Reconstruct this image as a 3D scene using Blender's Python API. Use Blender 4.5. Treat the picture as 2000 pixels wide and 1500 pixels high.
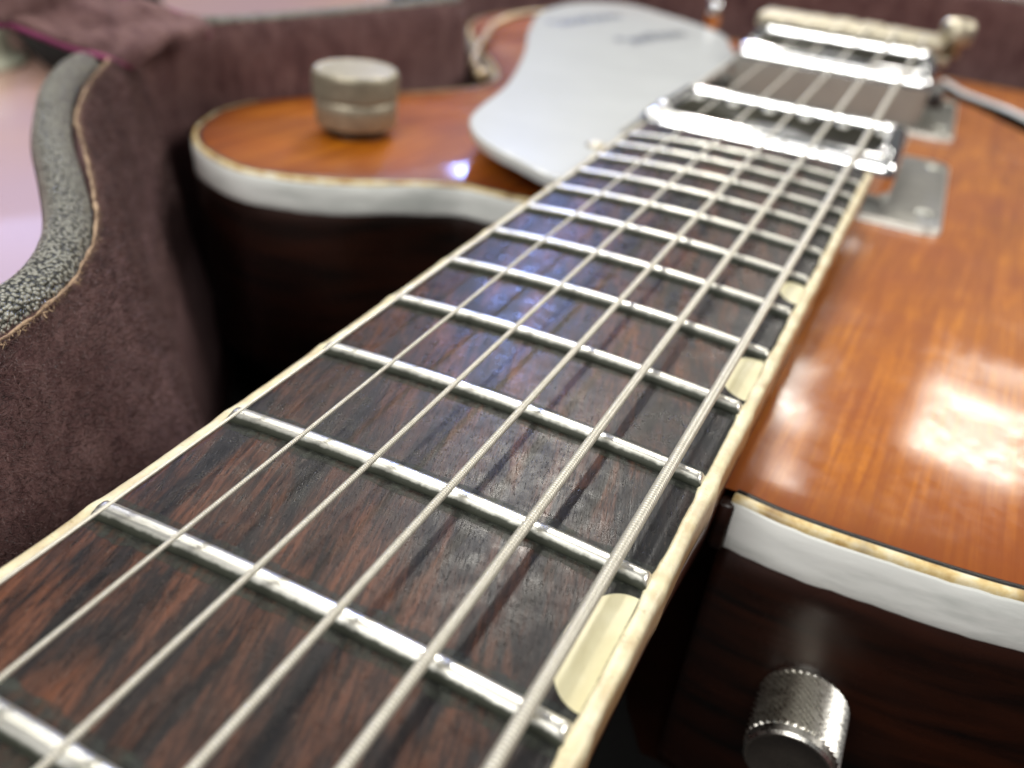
import bpy, bmesh, math, random
import numpy as np
from mathutils import Vector, Matrix, noise as mnoise

random.seed(7)
rng = np.random.default_rng(7)
scene = bpy.context.scene
for o in list(bpy.data.objects):
    bpy.data.objects.remove(o, do_unlink=True)
MM = 0.001

# ------------------------------------------------------------------ camera
cam_data = bpy.data.cameras.new("camera")
cam = bpy.data.objects.new("camera", cam_data)
scene.collection.objects.link(cam)
scene.camera = cam
RIGHT = Vector((0.89224797, 0.44325539, 0.08612912))
DOWN = Vector((0.30622109, -0.45379979, -0.83683594))
FWD = Vector((-0.33184667, 0.77303972, -0.54063609))
CAM = Vector((33.8301, 253.7392, 56.2956))
cam.matrix_world = Matrix((
    (RIGHT.x, -DOWN.x, -FWD.x, CAM.x * MM),
    (RIGHT.y, -DOWN.y, -FWD.y, CAM.y * MM),
    (RIGHT.z, -DOWN.z, -FWD.z, CAM.z * MM),
    (0, 0, 0, 1)))
cam_data.sensor_width = 36.0
cam_data.lens = 29.87
cam_data.clip_start = 0.002
cam_data.clip_end = 50.0
cam_data.dof.use_dof = True
cam_data.dof.focus_distance = 0.087
cam_data.dof.aperture_fstop = 17.5

# ------------------------------------------------------------------ world and lamps
world = bpy.data.worlds.new("World")
scene.world = world
world.use_nodes = True
wb = world.node_tree.nodes["Background"]
wb.inputs[0].default_value = (0.95, 0.97, 1.0, 1)
wb.inputs[1].default_value = 0.12

def area(name, direction, dist, sx, sy, power, color, target=(0, 350, 0)):
    ld = bpy.data.lights.new(name, 'AREA')
    ld.shape = 'RECTANGLE'
    ld.size, ld.size_y = sx, sy
    ld.energy = power
    ld.color = color
    o = bpy.data.objects.new(name, ld)
    scene.collection.objects.link(o)
    d = Vector(direction).normalized()
    t = Vector(target) * MM
    o.location = t + d * dist
    o.rotation_euler = d.to_track_quat('Z', 'Y').to_euler()
    return o

area('fluorescent_tube', (-0.42, 0.68, 0.60), 1.9, 1.25, 0.13, 5.5, (1.0, 0.96, 0.86))
area('fluorescent_tube', (-0.46, 0.42, 0.78), 1.9, 1.4, 0.12, 4.5, (1.0, 0.96, 0.86))
area('ceiling_lamp', (-0.20, 0.68, 0.70), 1.9, 0.11, 0.11, 10, (1.0, 0.96, 0.88))
area('ceiling_lamp', (0.16, 0.89, 0.44), 2.1, 0.20, 0.13, 2.9, (1.0, 0.95, 0.84), (55, 390, -10))
area('ceiling_lamp', (-0.375, 0.815, 0.44), 2.1, 0.10, 0.10, 5.5, (0.30, 0.42, 1.0), (-14, 357, 0))
area('ceiling_lamp', (-0.10, -0.85, 0.75), 1.8, 1.1, 0.6, 21, (1.0, 0.98, 0.94))
area('ceiling_lamp', (0.75, 0.40, 0.62), 2.0, 0.6, 0.6, 20, (1.0, 0.96, 0.90))
area('ceiling_lamp', (-0.03, 0.87, 0.49), 2.1, 0.11, 0.18, 2.2, (1.0, 0.95, 0.86), (32, 370, -10))
area('window_light', (-0.77, 0.50, 0.42), 2.4, 0.5, 0.25, 2.0, (0.50, 0.55, 1.0), (-300, 480, -90))
area('ceiling_lamp', (-0.2, -0.2, 1.0), 2.2, 1.6, 1.2, 13, (1.0, 0.97, 0.92))

scene.view_settings.view_transform = 'Standard'
scene.view_settings.look = 'None'
scene.view_settings.exposure = 0.12
scene.view_settings.gamma = 1.0

# ------------------------------------------------------------------ helpers
def link(o):
    scene.collection.objects.link(o)
    return o

def mesh_obj(name, verts, faces, mat=None, parent=None, smooth=True, origin=(0, 0, 0), shift=None):
    """verts in mm, absolute; the object's own axes stay aligned with the place."""
    me = bpy.data.meshes.new(name)
    v = np.asarray(verts, dtype=float) * MM
    me.from_pydata(v.tolist(), [], [tuple(int(i) for i in f) for f in faces])
    me.update()
    if smooth:
        me.polygons.foreach_set('use_smooth', [True] * len(me.polygons))
    o = bpy.data.objects.new(name, me)
    if mat:
        me.materials.append(mat)
    link(o)
    if parent is not None:
        o.parent = parent
        if parent.type == 'EMPTY':
            o.location = -parent.location
    return o

def thing(name, label, cat, loc=(0, 0, 0), group=None):
    o = bpy.data.objects.new(name, None)
    o.empty_display_size = 0.01
    o.location = Vector(loc) * MM
    link(o)
    o['label'] = label
    o['category'] = cat
    if group:
        o['group'] = group
    return o

def join_parts(parts):
    V, F = [], []
    for v, f in parts:
        n = len(V)
        V.extend([tuple(p) for p in v])
        F.extend([tuple(i + n for i in ff) for ff in f])
    return V, F

def grid(pts, close_u=False, close_v=False):
    """pts[u][v] -> verts, faces"""
    nu, nv = len(pts), len(pts[0])
    V = [tuple(p) for row in pts for p in row]
    F = []
    for i in range(nu if close_u else nu - 1):
        for j in range(nv if close_v else nv - 1):
            a, b = i, (i + 1) % nu
            c, d = j, (j + 1) % nv
            F.append((a * nv + c, b * nv + c, b * nv + d, a * nv + d))
    return V, F

def lathe(profile, n=48, center=(0, 0, 0), axis='Z', cap=True):
    """profile: list of (r, h)."""
    rows = []
    for r, h in profile:
        row = []
        for k in range(n):
            a = 2 * math.pi * k / n
            x, y = r * math.cos(a), r * math.sin(a)
            if axis == 'Z': row.append((x, y, h))
            elif axis == 'Y': row.append((x, h, y))
            else: row.append((h, x, y))
        rows.append(row)
    V, F = grid(rows, close_v=True)
    if cap:
        F.append(tuple(range(n)))
        F.append(tuple(reversed(range((len(rows) - 1) * n, len(rows) * n))))
    V = [(v[0] + center[0], v[1] + center[1], v[2] + center[2]) for v in V]
    return V, F

def catmull(pts, per=8, closed=False):
    P = [np.array(p, float) for p in pts]
    n = len(P)
    out = []
    rngs = range(n) if closed else range(n - 1)
    for i in rngs:
        if closed:
            p0, p1, p2, p3 = P[(i - 1) % n], P[i], P[(i + 1) % n], P[(i + 2) % n]
        else:
            p0, p1, p2, p3 = P[max(i - 1, 0)], P[i], P[i + 1], P[min(i + 2, n - 1)]
        for k in range(per):
            t = k / per
            out.append(0.5 * ((2 * p1) + (-p0 + p2) * t + (2 * p0 - 5 * p1 + 4 * p2 - p3) * t * t
                              + (-p0 + 3 * p1 - 3 * p2 + p3) * t ** 3))
    if not closed:
        out.append(P[-1])
    return out

def resample(pts, step, closed=False):
    P = np.array(pts, float)
    if closed:
        P = np.vstack([P, P[:1]])
    d = np.linalg.norm(np.diff(P, axis=0), axis=1)
    s = np.concatenate([[0], np.cumsum(d)])
    n = max(int(round(s[-1] / step)), 4)
    t = np.linspace(0, s[-1], n + 1)
    if closed:
        t = t[:-1]
    return np.stack([np.interp(t, s, P[:, k]) for k in range(P.shape[1])], 1)

def fbm(x, y, z, s, oct=3):
    return mnoise.fractal(Vector((x * s, y * s, z * s)), 1.0, 2.0, oct)

def tube(path, radius, n=12, closed=False, cap=True, rfun=None):
    P = np.array(path, float)
    m = len(P)
    rows = []
    up = np.array([0, 0, 1.0])
    for i in range(m):
        a = P[(i - 1) % m] if (closed or i > 0) else P[i]
        b = P[(i + 1) % m] if (closed or i < m - 1) else P[i]
        t = b - a
        t = t / (np.linalg.norm(t) + 1e-9)
        s = np.cross(t, up)
        if np.linalg.norm(s) < 1e-4:
            s = np.array([1.0, 0, 0])
        s = s / np.linalg.norm(s)
        u = np.cross(s, t)
        r = radius if rfun is None else rfun(i)
        row = []
        for k in range(n):
            ang = 2 * math.pi * k / n
            row.append(tuple(P[i] + r * (math.cos(ang) * s + math.sin(ang) * u)))
        rows.append(row)
    V, F = grid(rows, close_u=closed, close_v=True)
    if cap and not closed:
        F.append(tuple(reversed(range(n))))
        F.append(tuple(range((m - 1) * n, m * n)))
    return V, F

def bevel_box(x0, x1, y0, y1, z0, z1, r=0.6, seg=3, zfun=None):
    bm = bmesh.new()
    bmesh.ops.create_cube(bm, size=1.0)
    for v in bm.verts:
        v.co = Vector(((x0 + x1) / 2 + v.co.x * (x1 - x0), (y0 + y1) / 2 + v.co.y * (y1 - y0),
                       (z0 + z1) / 2 + v.co.z * (z1 - z0)))
    bmesh.ops.bevel(bm, geom=bm.edges[:], offset=r, segments=seg, affect='EDGES', profile=0.5)
    V = []
    for v in bm.verts:
        c = v.co
        if zfun:
            c = Vector((c.x, c.y, c.z + zfun(c.x, c.y)))
        V.append(tuple(c))
    F = [tuple(v.index for v in f.verts) for f in bm.faces]
    bm.free()
    return V, F

# ---- material helpers
class NT:
    def __init__(self, name):
        self.m = bpy.data.materials.new(name)
        self.m.use_nodes = True
        self.t = self.m.node_tree
        self.b = self.t.nodes['Principled BSDF']
        tc = self.t.nodes.new('ShaderNodeTexCoord')
        mp = self.t.nodes.new('ShaderNodeMapping')
        mp.inputs['Scale'].default_value = (1000, 1000, 1000)
        self.t.links.new(tc.outputs['Object'], mp.inputs['Vector'])
        self.co = mp.outputs['Vector']          # coordinates in mm
    def link(self, a, b): self.t.links.new(a, b)
    def set(self, **k):
        for kk, v in k.items():
            inp = self.b.inputs[kk.replace('_', ' ')]
            if hasattr(v, 'is_output') or isinstance(v, bpy.types.NodeSocket):
                self.link(v, inp)
            else:
                inp.default_value = v
    def map(self, scale=(1, 1, 1), rot=(0, 0, 0), loc=(0, 0, 0)):
        n = self.t.nodes.new('ShaderNodeMapping')
        n.inputs['Scale'].default_value = scale
        n.inputs['Rotation'].default_value = rot
        n.inputs['Location'].default_value = loc
        self.link(self.co, n.inputs['Vector'])
        return n.outputs['Vector']
    def rmap(self, rotz, scale):
        a = self.map(rot=(0, 0, math.radians(rotz)))
        n = self.t.nodes.new('ShaderNodeMapping')
        n.inputs['Scale'].default_value = scale
        self.link(a, n.inputs['Vector'])
        return n.outputs['Vector']
    def noise(self, scale=1.0, detail=4, rough=0.55, co=None, dist=0.0, out='Fac'):
        n = self.t.nodes.new('ShaderNodeTexNoise')
        n.inputs['Scale'].default_value = scale
        n.inputs['Detail'].default_value = detail
        n.inputs['Roughness'].default_value = rough
        n.inputs['Distortion'].default_value = dist
        self.link(co or self.co, n.inputs['Vector'])
        return n.outputs[out]
    def voronoi(self, scale=1.0, co=None, feature='F1', out='Distance', rand=1.0):
        n = self.t.nodes.new('ShaderNodeTexVoronoi')
        n.feature = feature
        n.inputs['Scale'].default_value = scale
        n.inputs['Randomness'].default_value = rand
        self.link(co or self.co, n.inputs['Vector'])
        return n.outputs[out]
    def ramp(self, fac, stops, interp='LINEAR'):
        n = self.t.nodes.new('ShaderNodeValToRGB')
        n.color_ramp.interpolation = interp
        e = n.color_ramp.elements
        while len(e) < len(stops):
            e.new(0.5)
        for el, (p, c) in zip(e, stops):
            el.position = p
            el.color = c if len(c) == 4 else (*c, 1)
        self.link(fac, n.inputs[0])
        return n.outputs[0]
    def mix(self, fac, a, b, mode='MIX'):
        n = self.t.nodes.new('ShaderNodeMix')
        n.data_type = 'RGBA'
        n.blend_type = mode
        for s, v in ((n.inputs[0], fac), (n.inputs[6], a), (n.inputs[7], b)):
            if isinstance(v, bpy.types.NodeSocket): self.link(v, s)
            elif isinstance(v, (int, float)): s.default_value = v
            else: s.default_value = v if len(v) == 4 else (*v, 1)
        return n.outputs[2]
    def math(self, op, a, b=0.0, clamp=False):
        n = self.t.nodes.new('ShaderNodeMath')
        n.operation = op
        n.use_clamp = clamp
        for s, v in ((n.inputs[0], a), (n.inputs[1], b)):
            if isinstance(v, bpy.types.NodeSocket): self.link(v, s)
            else: s.default_value = v
        return n.outputs[0]
    def sep(self, co=None):
        n = self.t.nodes.new('ShaderNodeSeparateXYZ')
        self.link(co or self.co, n.inputs[0])
        return n.outputs
    def bump(self, h, strength=0.5, dist=0.1, prev=None):
        n = self.t.nodes.new('ShaderNodeBump')
        n.inputs['Strength'].default_value = strength
        n.inputs['Distance'].default_value = dist * MM
        self.link(h, n.inputs['Height'])
        if prev is not None:
            self.link(prev, n.inputs['Normal'])
        return n.outputs[0]

def mat_rosewood():
    t = NT('rosewood')
    g = t.rmap(-15, (1, 0.16, 1))
    streak = t.noise(0.24, 8, 0.60, g, 1.0)
    col = t.ramp(streak, [(0.33, (0.012, 0.011, 0.012)), (0.43, (0.027, 0.019, 0.017)),
                          (0.49, (0.075, 0.034, 0.022)), (0.58, (0.120, 0.050, 0.030)), (0.72, (0.180, 0.066, 0.032))])
    fine = t.noise(1.9, 6, 0.7, t.rmap(-15, (1, 0.09, 1)), 0.4)
    col = t.mix(t.ramp(fine, [(0.42, (0.75,) * 3), (0.56, (0.0,) * 3)]), col, (0.008, 0.008, 0.009))
    big = t.noise(0.05, 2, 0.5)
    col = t.mix(t.ramp(big, [(0.45, (0, 0, 0)), (0.66, (0.45, 0.45, 0.45))]), col, (0.016, 0.016, 0.018))
    sx, sy, sz = t.sep()
    # blackened strip of worn, dirty wood along the bass edge and a worn patch in the middle
    em = t.math('ADD', sx, t.math('MULTIPLY', t.noise(0.25, 4, 0.6), 7.0))
    em = t.ramp(t.math('MULTIPLY', em, 0.03), [(0.66, (0,) * 3), (0.74, (0.85,) * 3)])
    col = t.mix(em, col, t.mix(fine, (0.014, 0.015, 0.016), (0.034, 0.035, 0.036)))
    wp = t.noise(0.035, 3, 0.55, t.map(loc=(40, 13, 0)))
    col = t.mix(t.ramp(wp, [(0.50, (0,) * 3), (0.64, (0.4,) * 3)]), col, t.mix(fine, (0.012, 0.012, 0.013), (0.045, 0.040, 0.038)))
    # open pores: short dark dashes along the grain; pale dashes paint their glints
    pore = t.noise(2.2, 2, 0.5, t.rmap(-15, (2.4, 0.42, 1)))
    pm = t.ramp(pore, [(0.60, (0, 0, 0)), (0.67, (1, 1, 1))])
    pore_glint = t.ramp(t.noise(2.6, 2, 0.5, t.rmap(-15, (2.2, 0.36, 1)), out='Fac'), [(0.66, (0, 0, 0)), (0.72, (1, 1, 1))])
    col = t.mix(t.math('MULTIPLY', pm, 0.6), col, (0.007, 0.006, 0.006))
    col = t.mix(t.math('MULTIPLY', pore_glint, 0.30), col, (0.20, 0.15, 0.12))
    scr = t.noise(3.0, 2, 0.5, t.map(scale=(0.05, 2.2, 1)))
    grime = t.noise(0.35, 4, 0.65)
    h = t.math('SUBTRACT', t.math('MULTIPLY', fine, 0.9), t.math('MULTIPLY', pm, 0.45))
    h = t.math('ADD', h, t.math('MULTIPLY', scr, 0.22))
    t.set(Base_Color=col, Roughness=t.ramp(grime, [(0.35, (0.22,) * 3), (0.62, (0.40,) * 3)]),
          Specular_IOR_Level=0.20, Normal=t.bump(h, 0.45, 0.07))
    return t.m

def mat_metal(name, col, rough, dirt=0.15, dirtcol=(0.10, 0.09, 0.07), bump=0.1, fs=1.5):
    t = NT(name)
    n = t.noise(fs, 5, 0.6)
    c = t.mix(t.math('MULTIPLY', t.ramp(n, [(0.45, (0, 0, 0)), (0.75, (1, 1, 1))]), dirt), col, dirtcol)
    r = t.ramp(t.noise(fs * 0.7, 3, 0.6), [(0.3, (rough * 0.7,) * 3), (0.7, (min(1, rough * 1.5),) * 3)])
    t.set(Base_Color=c, Metallic=1.0, Roughness=r, Normal=t.bump(t.noise(fs * 3, 3), bump, 0.03))
    return t.m

def mat_fret():
    t = NT('fret_wire')
    at = t.t.nodes.new('ShaderNodeAttribute')
    at.attribute_name = 'tarnish'
    n = t.noise(1.3, 4, 0.6)
    k = t.math('ADD', at.outputs['Fac'], t.math('MULTIPLY', t.math('SUBTRACT', n, 0.5), 0.35), clamp=True)
    k = t.ramp(k, [(0.25, (0,) * 3), (0.7, (1,) * 3)])
    c = t.mix(k, (0.84, 0.83, 0.76), (0.045, 0.050, 0.036))
    scr = t.noise(3.2, 2, 0.5, t.map(scale=(1.6, 0.15, 1)))
    t.set(Base_Color=c, Metallic=t.math('SUBTRACT', 1.0, t.math('MULTIPLY', k, 0.7)),
          Roughness=t.math('ADD', 0.33, t.math('MULTIPLY', k, 0.25)), Normal=t.bump(scr, 0.05, 0.012))
    return t.m

def mat_string():
    t = NT('string_steel')
    at = t.t.nodes.new('ShaderNodeAttribute')
    at.attribute_name = 'groove'
    n = t.noise(1.0, 3, 0.6)
    c = t.ramp(n, [(0.3, (0.60, 0.57, 0.48)), (0.7, (0.72, 0.69, 0.60))])
    c = t.mix(at.outputs['Fac'], c, (0.16, 0.14, 0.10))  # shade between the windings put into the groove colour
    t.set(Base_Color=c, Roughness=0.38, Metallic=0.4)
    return t.m

def mat_grime():
    t = NT('fret_grime')
    n = t.noise(1.1, 4, 0.65)
    t.set(Base_Color=t.ramp(n, [(0.35, (0.014, 0.017, 0.013)), (0.7, (0.055, 0.065, 0.048))]),
          Roughness=0.55, Normal=t.bump(t.noise(2.5, 4), 0.6, 0.12),
          Alpha=t.ramp(t.noise(0.9, 4, 0.7), [(0.30, (0.05,) * 3), (0.66, (0.75,) * 3)]))
    return t.m

def mat_cream(name='aged_cream_binding', worn=True):
    t = NT(name)
    n = t.noise(0.25, 4, 0.6)
    c = t.ramp(n, [(0.3, (0.76, 0.68, 0.43)), (0.52, (0.80, 0.74, 0.51)), (0.75, (0.82, 0.79, 0.60))])
    if worn:
        x, y, z = t.sep()
        # brown lacquer left on the lower half of the side face
        zz = t.math('ADD', z, t.math('MULTIPLY', t.noise(0.35, 3), 3.2))
        side = t.ramp(t.math('MULTIPLY', t.math('ADD', zz, 5.1), 0.125), [(0.50, (1, 1, 1)), (0.78, (0, 0, 0))])
        c = t.mix(t.math('MULTIPLY', side, 0.85), c, (0.30, 0.135, 0.035))
        crack = t.noise(1.4, 3, 0.6, t.map(scale=(0.6, 1.6, 0.4)))
        cm = t.ramp(crack, [(0.63, (0, 0, 0)), (0.70, (1, 1, 1))])
        c = t.mix(t.math('MULTIPLY', cm, 0.4), c, (0.30, 0.22, 0.09))
    t.set(Base_Color=c, Roughness=0.38, Subsurface_Weight=0.12, Subsurface_Radius=(0.0008, 0.0006, 0.0003),
          Normal=t.bump(t.noise(0.9, 4, 0.6), 0.5, 0.18))
    return t.m

def mat_inlay():
    t = NT('pearl_inlay')
    n = t.noise(0.35, 3, 0.5, t.map(scale=(1, 0.5, 1)))
    c = t.ramp(n, [(0.35, (0.66, 0.60, 0.36)), (0.6, (0.78, 0.73, 0.48)), (0.75, (0.70, 0.66, 0.44))])
    t.set(Base_Color=c, Roughness=0.36, Normal=t.bump(t.noise(0.5, 3), 0.1, 0.05))
    return t.m

def mat_body_top():
    t = NT('amber_lacquered_wood')
    g = t.rmap(3, (1, 0.055, 1))
    grain = t.noise(0.30, 5, 0.6, g, 0.35)
    wide = t.noise(0.055, 3, 0.5, t.rmap(3, (1, 0.12, 1)))
    cloud = t.noise(0.045, 3, 0.55)
    c = t.ramp(grain, [(0.30, (0.15, 0.035, 0.003)), (0.50, (0.34, 0.100, 0.004)), (0.70, (0.56, 0.195, 0.008))])
    c = t.mix(t.ramp(wide, [(0.35, (0,) * 3), (0.65, (0.7,) * 3)]), c, (0.50, 0.160, 0.007))
    c = t.mix(t.ramp(cloud, [(0.40, (0.0,) * 3), (0.68, (0.55,) * 3)]), c, (0.26, 0.055, 0.010))
    # the burst: stain laid darker towards the rim (stored per vertex: distance to the edge)
    at = t.t.nodes.new('ShaderNodeAttribute')
    at.attribute_name = 'stain'
    c = t.mix(at.outputs['Fac'], c, (0.105, 0.016, 0.006))
    fl = t.noise(1.1, 3, 0.6, t.rmap(3, (1, 0.025, 1)))
    c = t.mix(t.ramp(fl, [(0.44, (0.45,) * 3), (0.58, (0,) * 3)]), c, (0.20, 0.042, 0.004))
    mott = t.noise(1.5, 3, 0.6, t.map(scale=(1, 0.45, 1)))
    c = t.mix(t.ramp(mott, [(0.42, (0,) * 3), (0.72, (0.35,) * 3)]), c, (0.22, 0.045, 0.006))
    # hairline scratches in the lacquer
    sc = t.noise(0.5, 1, 0.5, t.rmap(35, (1.6, 0.05, 1)))
    scm = t.ramp(sc, [(0.765, (0,) * 3), (0.785, (1,) * 3)])
    wav = t.noise(0.050, 0.0, 0.4)
    h = t.math('ADD', t.math('MULTIPLY', t.noise(0.6, 4, 0.6), 0.12), t.math('MULTIPLY', scm, -0.3))
    b1 = t.bump(wav, 1.0, 0.65)
    b2 = t.bump(h, 0.5, 0.06, b1)
    t.set(Base_Color=c, Roughness=0.5, Specular_IOR_Level=0.12, Coat_Weight=0.5, Coat_IOR=1.42,
          Coat_Roughness=t.ramp(t.noise(0.4, 4, 0.65), [(0.3, (0.09,) * 3), (0.75, (0.20,) * 3)]),
          Normal=b2)
    t.link(b2, t.b.inputs['Coat Normal'])
    return t.m

def mat_body_side():
    t = NT('dark_walnut_lacquer')
    g = t.noise(0.22, 5, 0.6, t.map(scale=(0.12, 0.12, 1)), 0.3)
    c = t.ramp(g, [(0.35, (0.0022, 0.0014, 0.001)), (0.72, (0.030, 0.0072, 0.0025))])
    sm = t.noise(0.05, 4, 0.6)
    t.set(Base_Color=c, Roughness=0.38, Coat_Weight=0.35,
          Coat_Roughness=t.ramp(sm, [(0.35, (0.10,) * 3), (0.7, (0.45,) * 3)]),
          Normal=t.bump(t.noise(0.5, 4), 0.15, 0.06))
    return t.m

def mat_white_paint():
    t = NT('brushed_white_paint')
    x, y, z = t.sep()
    n = t.noise(0.18, 5, 0.62, t.map(scale=(0.35, 0.35, 1.6)))
    c = t.ramp(n, [(0.32, (0.62, 0.65, 0.62)), (0.5, (0.78, 0.80, 0.77)), (0.7, (0.85, 0.87, 0.84))])
    sp = t.ramp(t.noise(0.55, 2, 0.5), [(0.76, (0,) * 3), (0.79, (1,) * 3)])
    c = t.mix(t.math('MULTIPLY', sp, 0.7), c, (0.12, 0.10, 0.08))
    t.set(Base_Color=c, Roughness=0.33, Normal=t.bump(t.noise(0.18, 3, 0.5, t.map(scale=(0.5, 0.5, 1.5))), 0.5, 0.4))
    return t.m

def mat_cream_edge():
    t = NT('yellowed_edge_binding')
    n = t.noise(0.22, 4, 0.65)
    c = t.ramp(n, [(0.36, (0.46, 0.27, 0.07)), (0.52, (0.70, 0.55, 0.27)), (0.68, (0.80, 0.74, 0.55))])
    at = t.t.nodes.new('ShaderNodeAttribute')
    at.attribute_name = 'crack'
    c = t.mix(at.outputs['Fac'], c, (0.14, 0.06, 0.015))
    t.set(Base_Color=c, Roughness=0.4, Normal=t.bump(t.noise(0.8, 4), 0.5, 0.15))
    return t.m

def mat_plain(name, col, rough, metal=0.0, bump=0.2, scale=1.0, spec=0.5, coat=0.0, var=0.25):
    t = NT(name)
    n = t.noise(scale, 4, 0.6)
    d = tuple(c * (1 - var) for c in col)
    u = tuple(min(1, c * (1 + var)) for c in col)
    t.set(Base_Color=t.ramp(n, [(0.3, d), (0.7, u)]), Roughness=rough, Metallic=metal,
          Specular_IOR_Level=spec, Coat_Weight=coat, Normal=t.bump(t.noise(scale * 2, 4), bump, 0.1))
    return t.m

def mat_plush():
    t = NT('aubergine_plush')
    n = t.noise(0.07, 5, 0.65)
    f = t.noise(1.2, 4, 0.7)
    c = t.ramp(n, [(0.35, (0.080, 0.038, 0.040)), (0.5, (0.130, 0.066, 0.066)), (0.68, (0.19, 0.105, 0.098))])
    c = t.mix(t.ramp(f, [(0.35, (0.6,) * 3), (0.65, (0,) * 3)]), c, (0.040, 0.018, 0.019))
    nap = t.noise(0.16, 4, 0.6, t.map(scale=(1, 1, 0.4)), 1.0)
    c = t.mix(t.ramp(nap, [(0.40, (0,) * 3), (0.66, (0.6,) * 3)]), c, (0.21, 0.125, 0.118))
    t.set(Base_Color=c, Roughness=0.95, Specular_IOR_Level=0.1, Sheen_Weight=0.5, Sheen_Roughness=0.5,
          Sheen_Tint=(0.75, 0.50, 0.50, 1),
          Normal=t.bump(t.noise(2.2, 4, 0.7), 0.8, 0.35))
    return t.m

def mat_fibre():
    t = NT('plush_fibre')
    n = t.noise(0.3, 3, 0.6)
    t.set(Base_Color=t.ramp(n, [(0.3, (0.070, 0.034, 0.035)), (0.7, (0.21, 0.115, 0.105))]), Roughness=0.85,
          Specular_IOR_Level=0.15, Sheen_Weight=0.3)
    return t.m

def mat_tolex():
    t = NT('pebbled_black_vinyl')
    v = t.voronoi(1.9)
    n = t.noise(0.5, 4, 0.6)
    worn = t.ramp(t.math('ADD', v, t.math('MULTIPLY', n, 0.25)), [(0.55, (1,) * 3), (0.74, (0,) * 3)])  # pale grey speckles on the pebbles
    c = t.mix(worn, (0.040, 0.042, 0.033), (0.40, 0.395, 0.33))  # mixes the pale grey speckles into the vinyl colour
    t.set(Base_Color=c, Roughness=0.32, Specular_IOR_Level=0.7,
          Normal=t.bump(t.math('MULTIPLY', v, -1.0), 1.0, 0.9))
    return t.m

def mat_table():
    t = NT('rose_laminate')
    x, y, z = t.sep()
    n = t.noise(0.006, 3, 0.5)
    g = t.noise(0.06, 5, 0.6, t.map(scale=(1, 0.06, 1), rot=(0, 0, 0.6)))
    c = t.ramp(n, [(0.35, (0.48, 0.30, 0.24)), (0.65, (0.42, 0.28, 0.30))])
    c = t.mix(t.math('MULTIPLY', g, 0.22), c, (0.36, 0.20, 0.17))
    t.set(Base_Color=c, Roughness=0.28, Coat_Weight=0.3, Normal=t.bump(t.noise(0.3, 3), 0.1, 0.1))
    return t.m

M = dict(
    rosewood=mat_rosewood(), fret=mat_fret(), grime=mat_grime(), cream=mat_cream(), inlay=mat_inlay(),
    top=mat_body_top(), side=mat_body_side(), white=mat_white_paint(), edge=mat_cream_edge(),
    black=mat_plain('black_purfling', (0.012, 0.012, 0.011), 0.35),
    neck=mat_plain('neck_lacquer', (0.055, 0.014, 0.006), 0.3, coat=0.6, scale=0.2),
    steel=mat_string(),
    chrome=mat_metal('pickup_chrome', (0.86, 0.87, 0.88), 0.09, 0.10, (0.3, 0.28, 0.24), 0.05, 0.8),
    nickel=mat_metal('aged_nickel', (0.58, 0.53, 0.41), 0.42, 0.20, (0.30, 0.26, 0.18), 0.12, 0.8),
    ring=mat_plain('satin_nickel_plate', (0.72, 0.71, 0.65), 0.36, metal=0.30, bump=0.1, scale=0.25, var=0.12),
    satin=mat_plain('satin_grey_flank', (0.34, 0.34, 0.31), 0.45, metal=0.35, scale=0.1, var=0.08),
    button=mat_metal('knurled_nickel', (0.78, 0.76, 0.70), 0.26, 0.2, (0.3, 0.28, 0.22), 0.05, 1.5),
    knob=mat_plain('tarnished_knob', (0.36, 0.325, 0.245), 0.46, metal=0.55, bump=0.15, scale=0.5, var=0.22),
    hole_shade=mat_plain('painted_hole_shade', (0.006, 0.004, 0.003), 1.0, spec=0.0),
    screw=mat_metal('dull_screw', (0.42, 0.42, 0.38), 0.4, 0.6, (0.05, 0.05, 0.04), 0.5, 1.2),
    brass=mat_metal('brass_rod', (0.50, 0.40, 0.26), 0.45, 0.4, (0.15, 0.10, 0.05), 0.2, 0.8),
    darkmetal=mat_plain('dark_recess', (0.085, 0.08, 0.06), 0.35, metal=0.0, scale=0.3),
    face_black=mat_plain('button_face_black', (0.020, 0.016, 0.012), 0.8, bump=0.9, scale=1.5),
    acrylic=mat_plain('white_acrylic', (0.66, 0.68, 0.67), 0.22, bump=0.05, scale=0.05, coat=0.4, var=0.04),
    ink=mat_plain('grey_print', (0.035, 0.04, 0.04), 0.4),
    plush=mat_plush(), fibre=mat_fibre(), tolex=mat_tolex(), table=mat_table(),
    fray=mat_plain('frayed_backing', (0.40, 0.28, 0.18), 0.9, bump=1.0, scale=0.8),
    magenta=mat_plain('magenta_edge_thread', (0.26, 0.045, 0.13), 0.8, bump=0.6, scale=0.8),
    blackcloth_floorshade=mat_plain('black_cloth_and_floor_shade', (0.008, 0.008, 0.008), 0.9),
    shell=mat_plain('case_shell', (0.02, 0.02, 0.018), 0.5),
    caselatch=mat_plain('grey_green_enamel', (0.50, 0.51, 0.40), 0.3, bump=0.05, scale=0.05, coat=0.4, var=0.1),
)

# ------------------------------------------------------------------ geometry of the neck
SCALE = 624.0
fret_y = lambda n: SCALE * (1 - 2 ** (-n / 12))
board_w = lambda y: 52.4 + 0.0294 * (y - 312)
RAD = 305.0
board_z = lambda x: -(x * x) / (2 * RAD)
BODY = lambda x, y: -10.2 - 0.05 * (y - 343.0)          # rim plane of the guitar's top

guitar = thing('electric_guitar', 'amber sunburst electric guitar with white painted edges lying in an open plush lined case',
               'guitar', (0, 500, -70))

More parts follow.
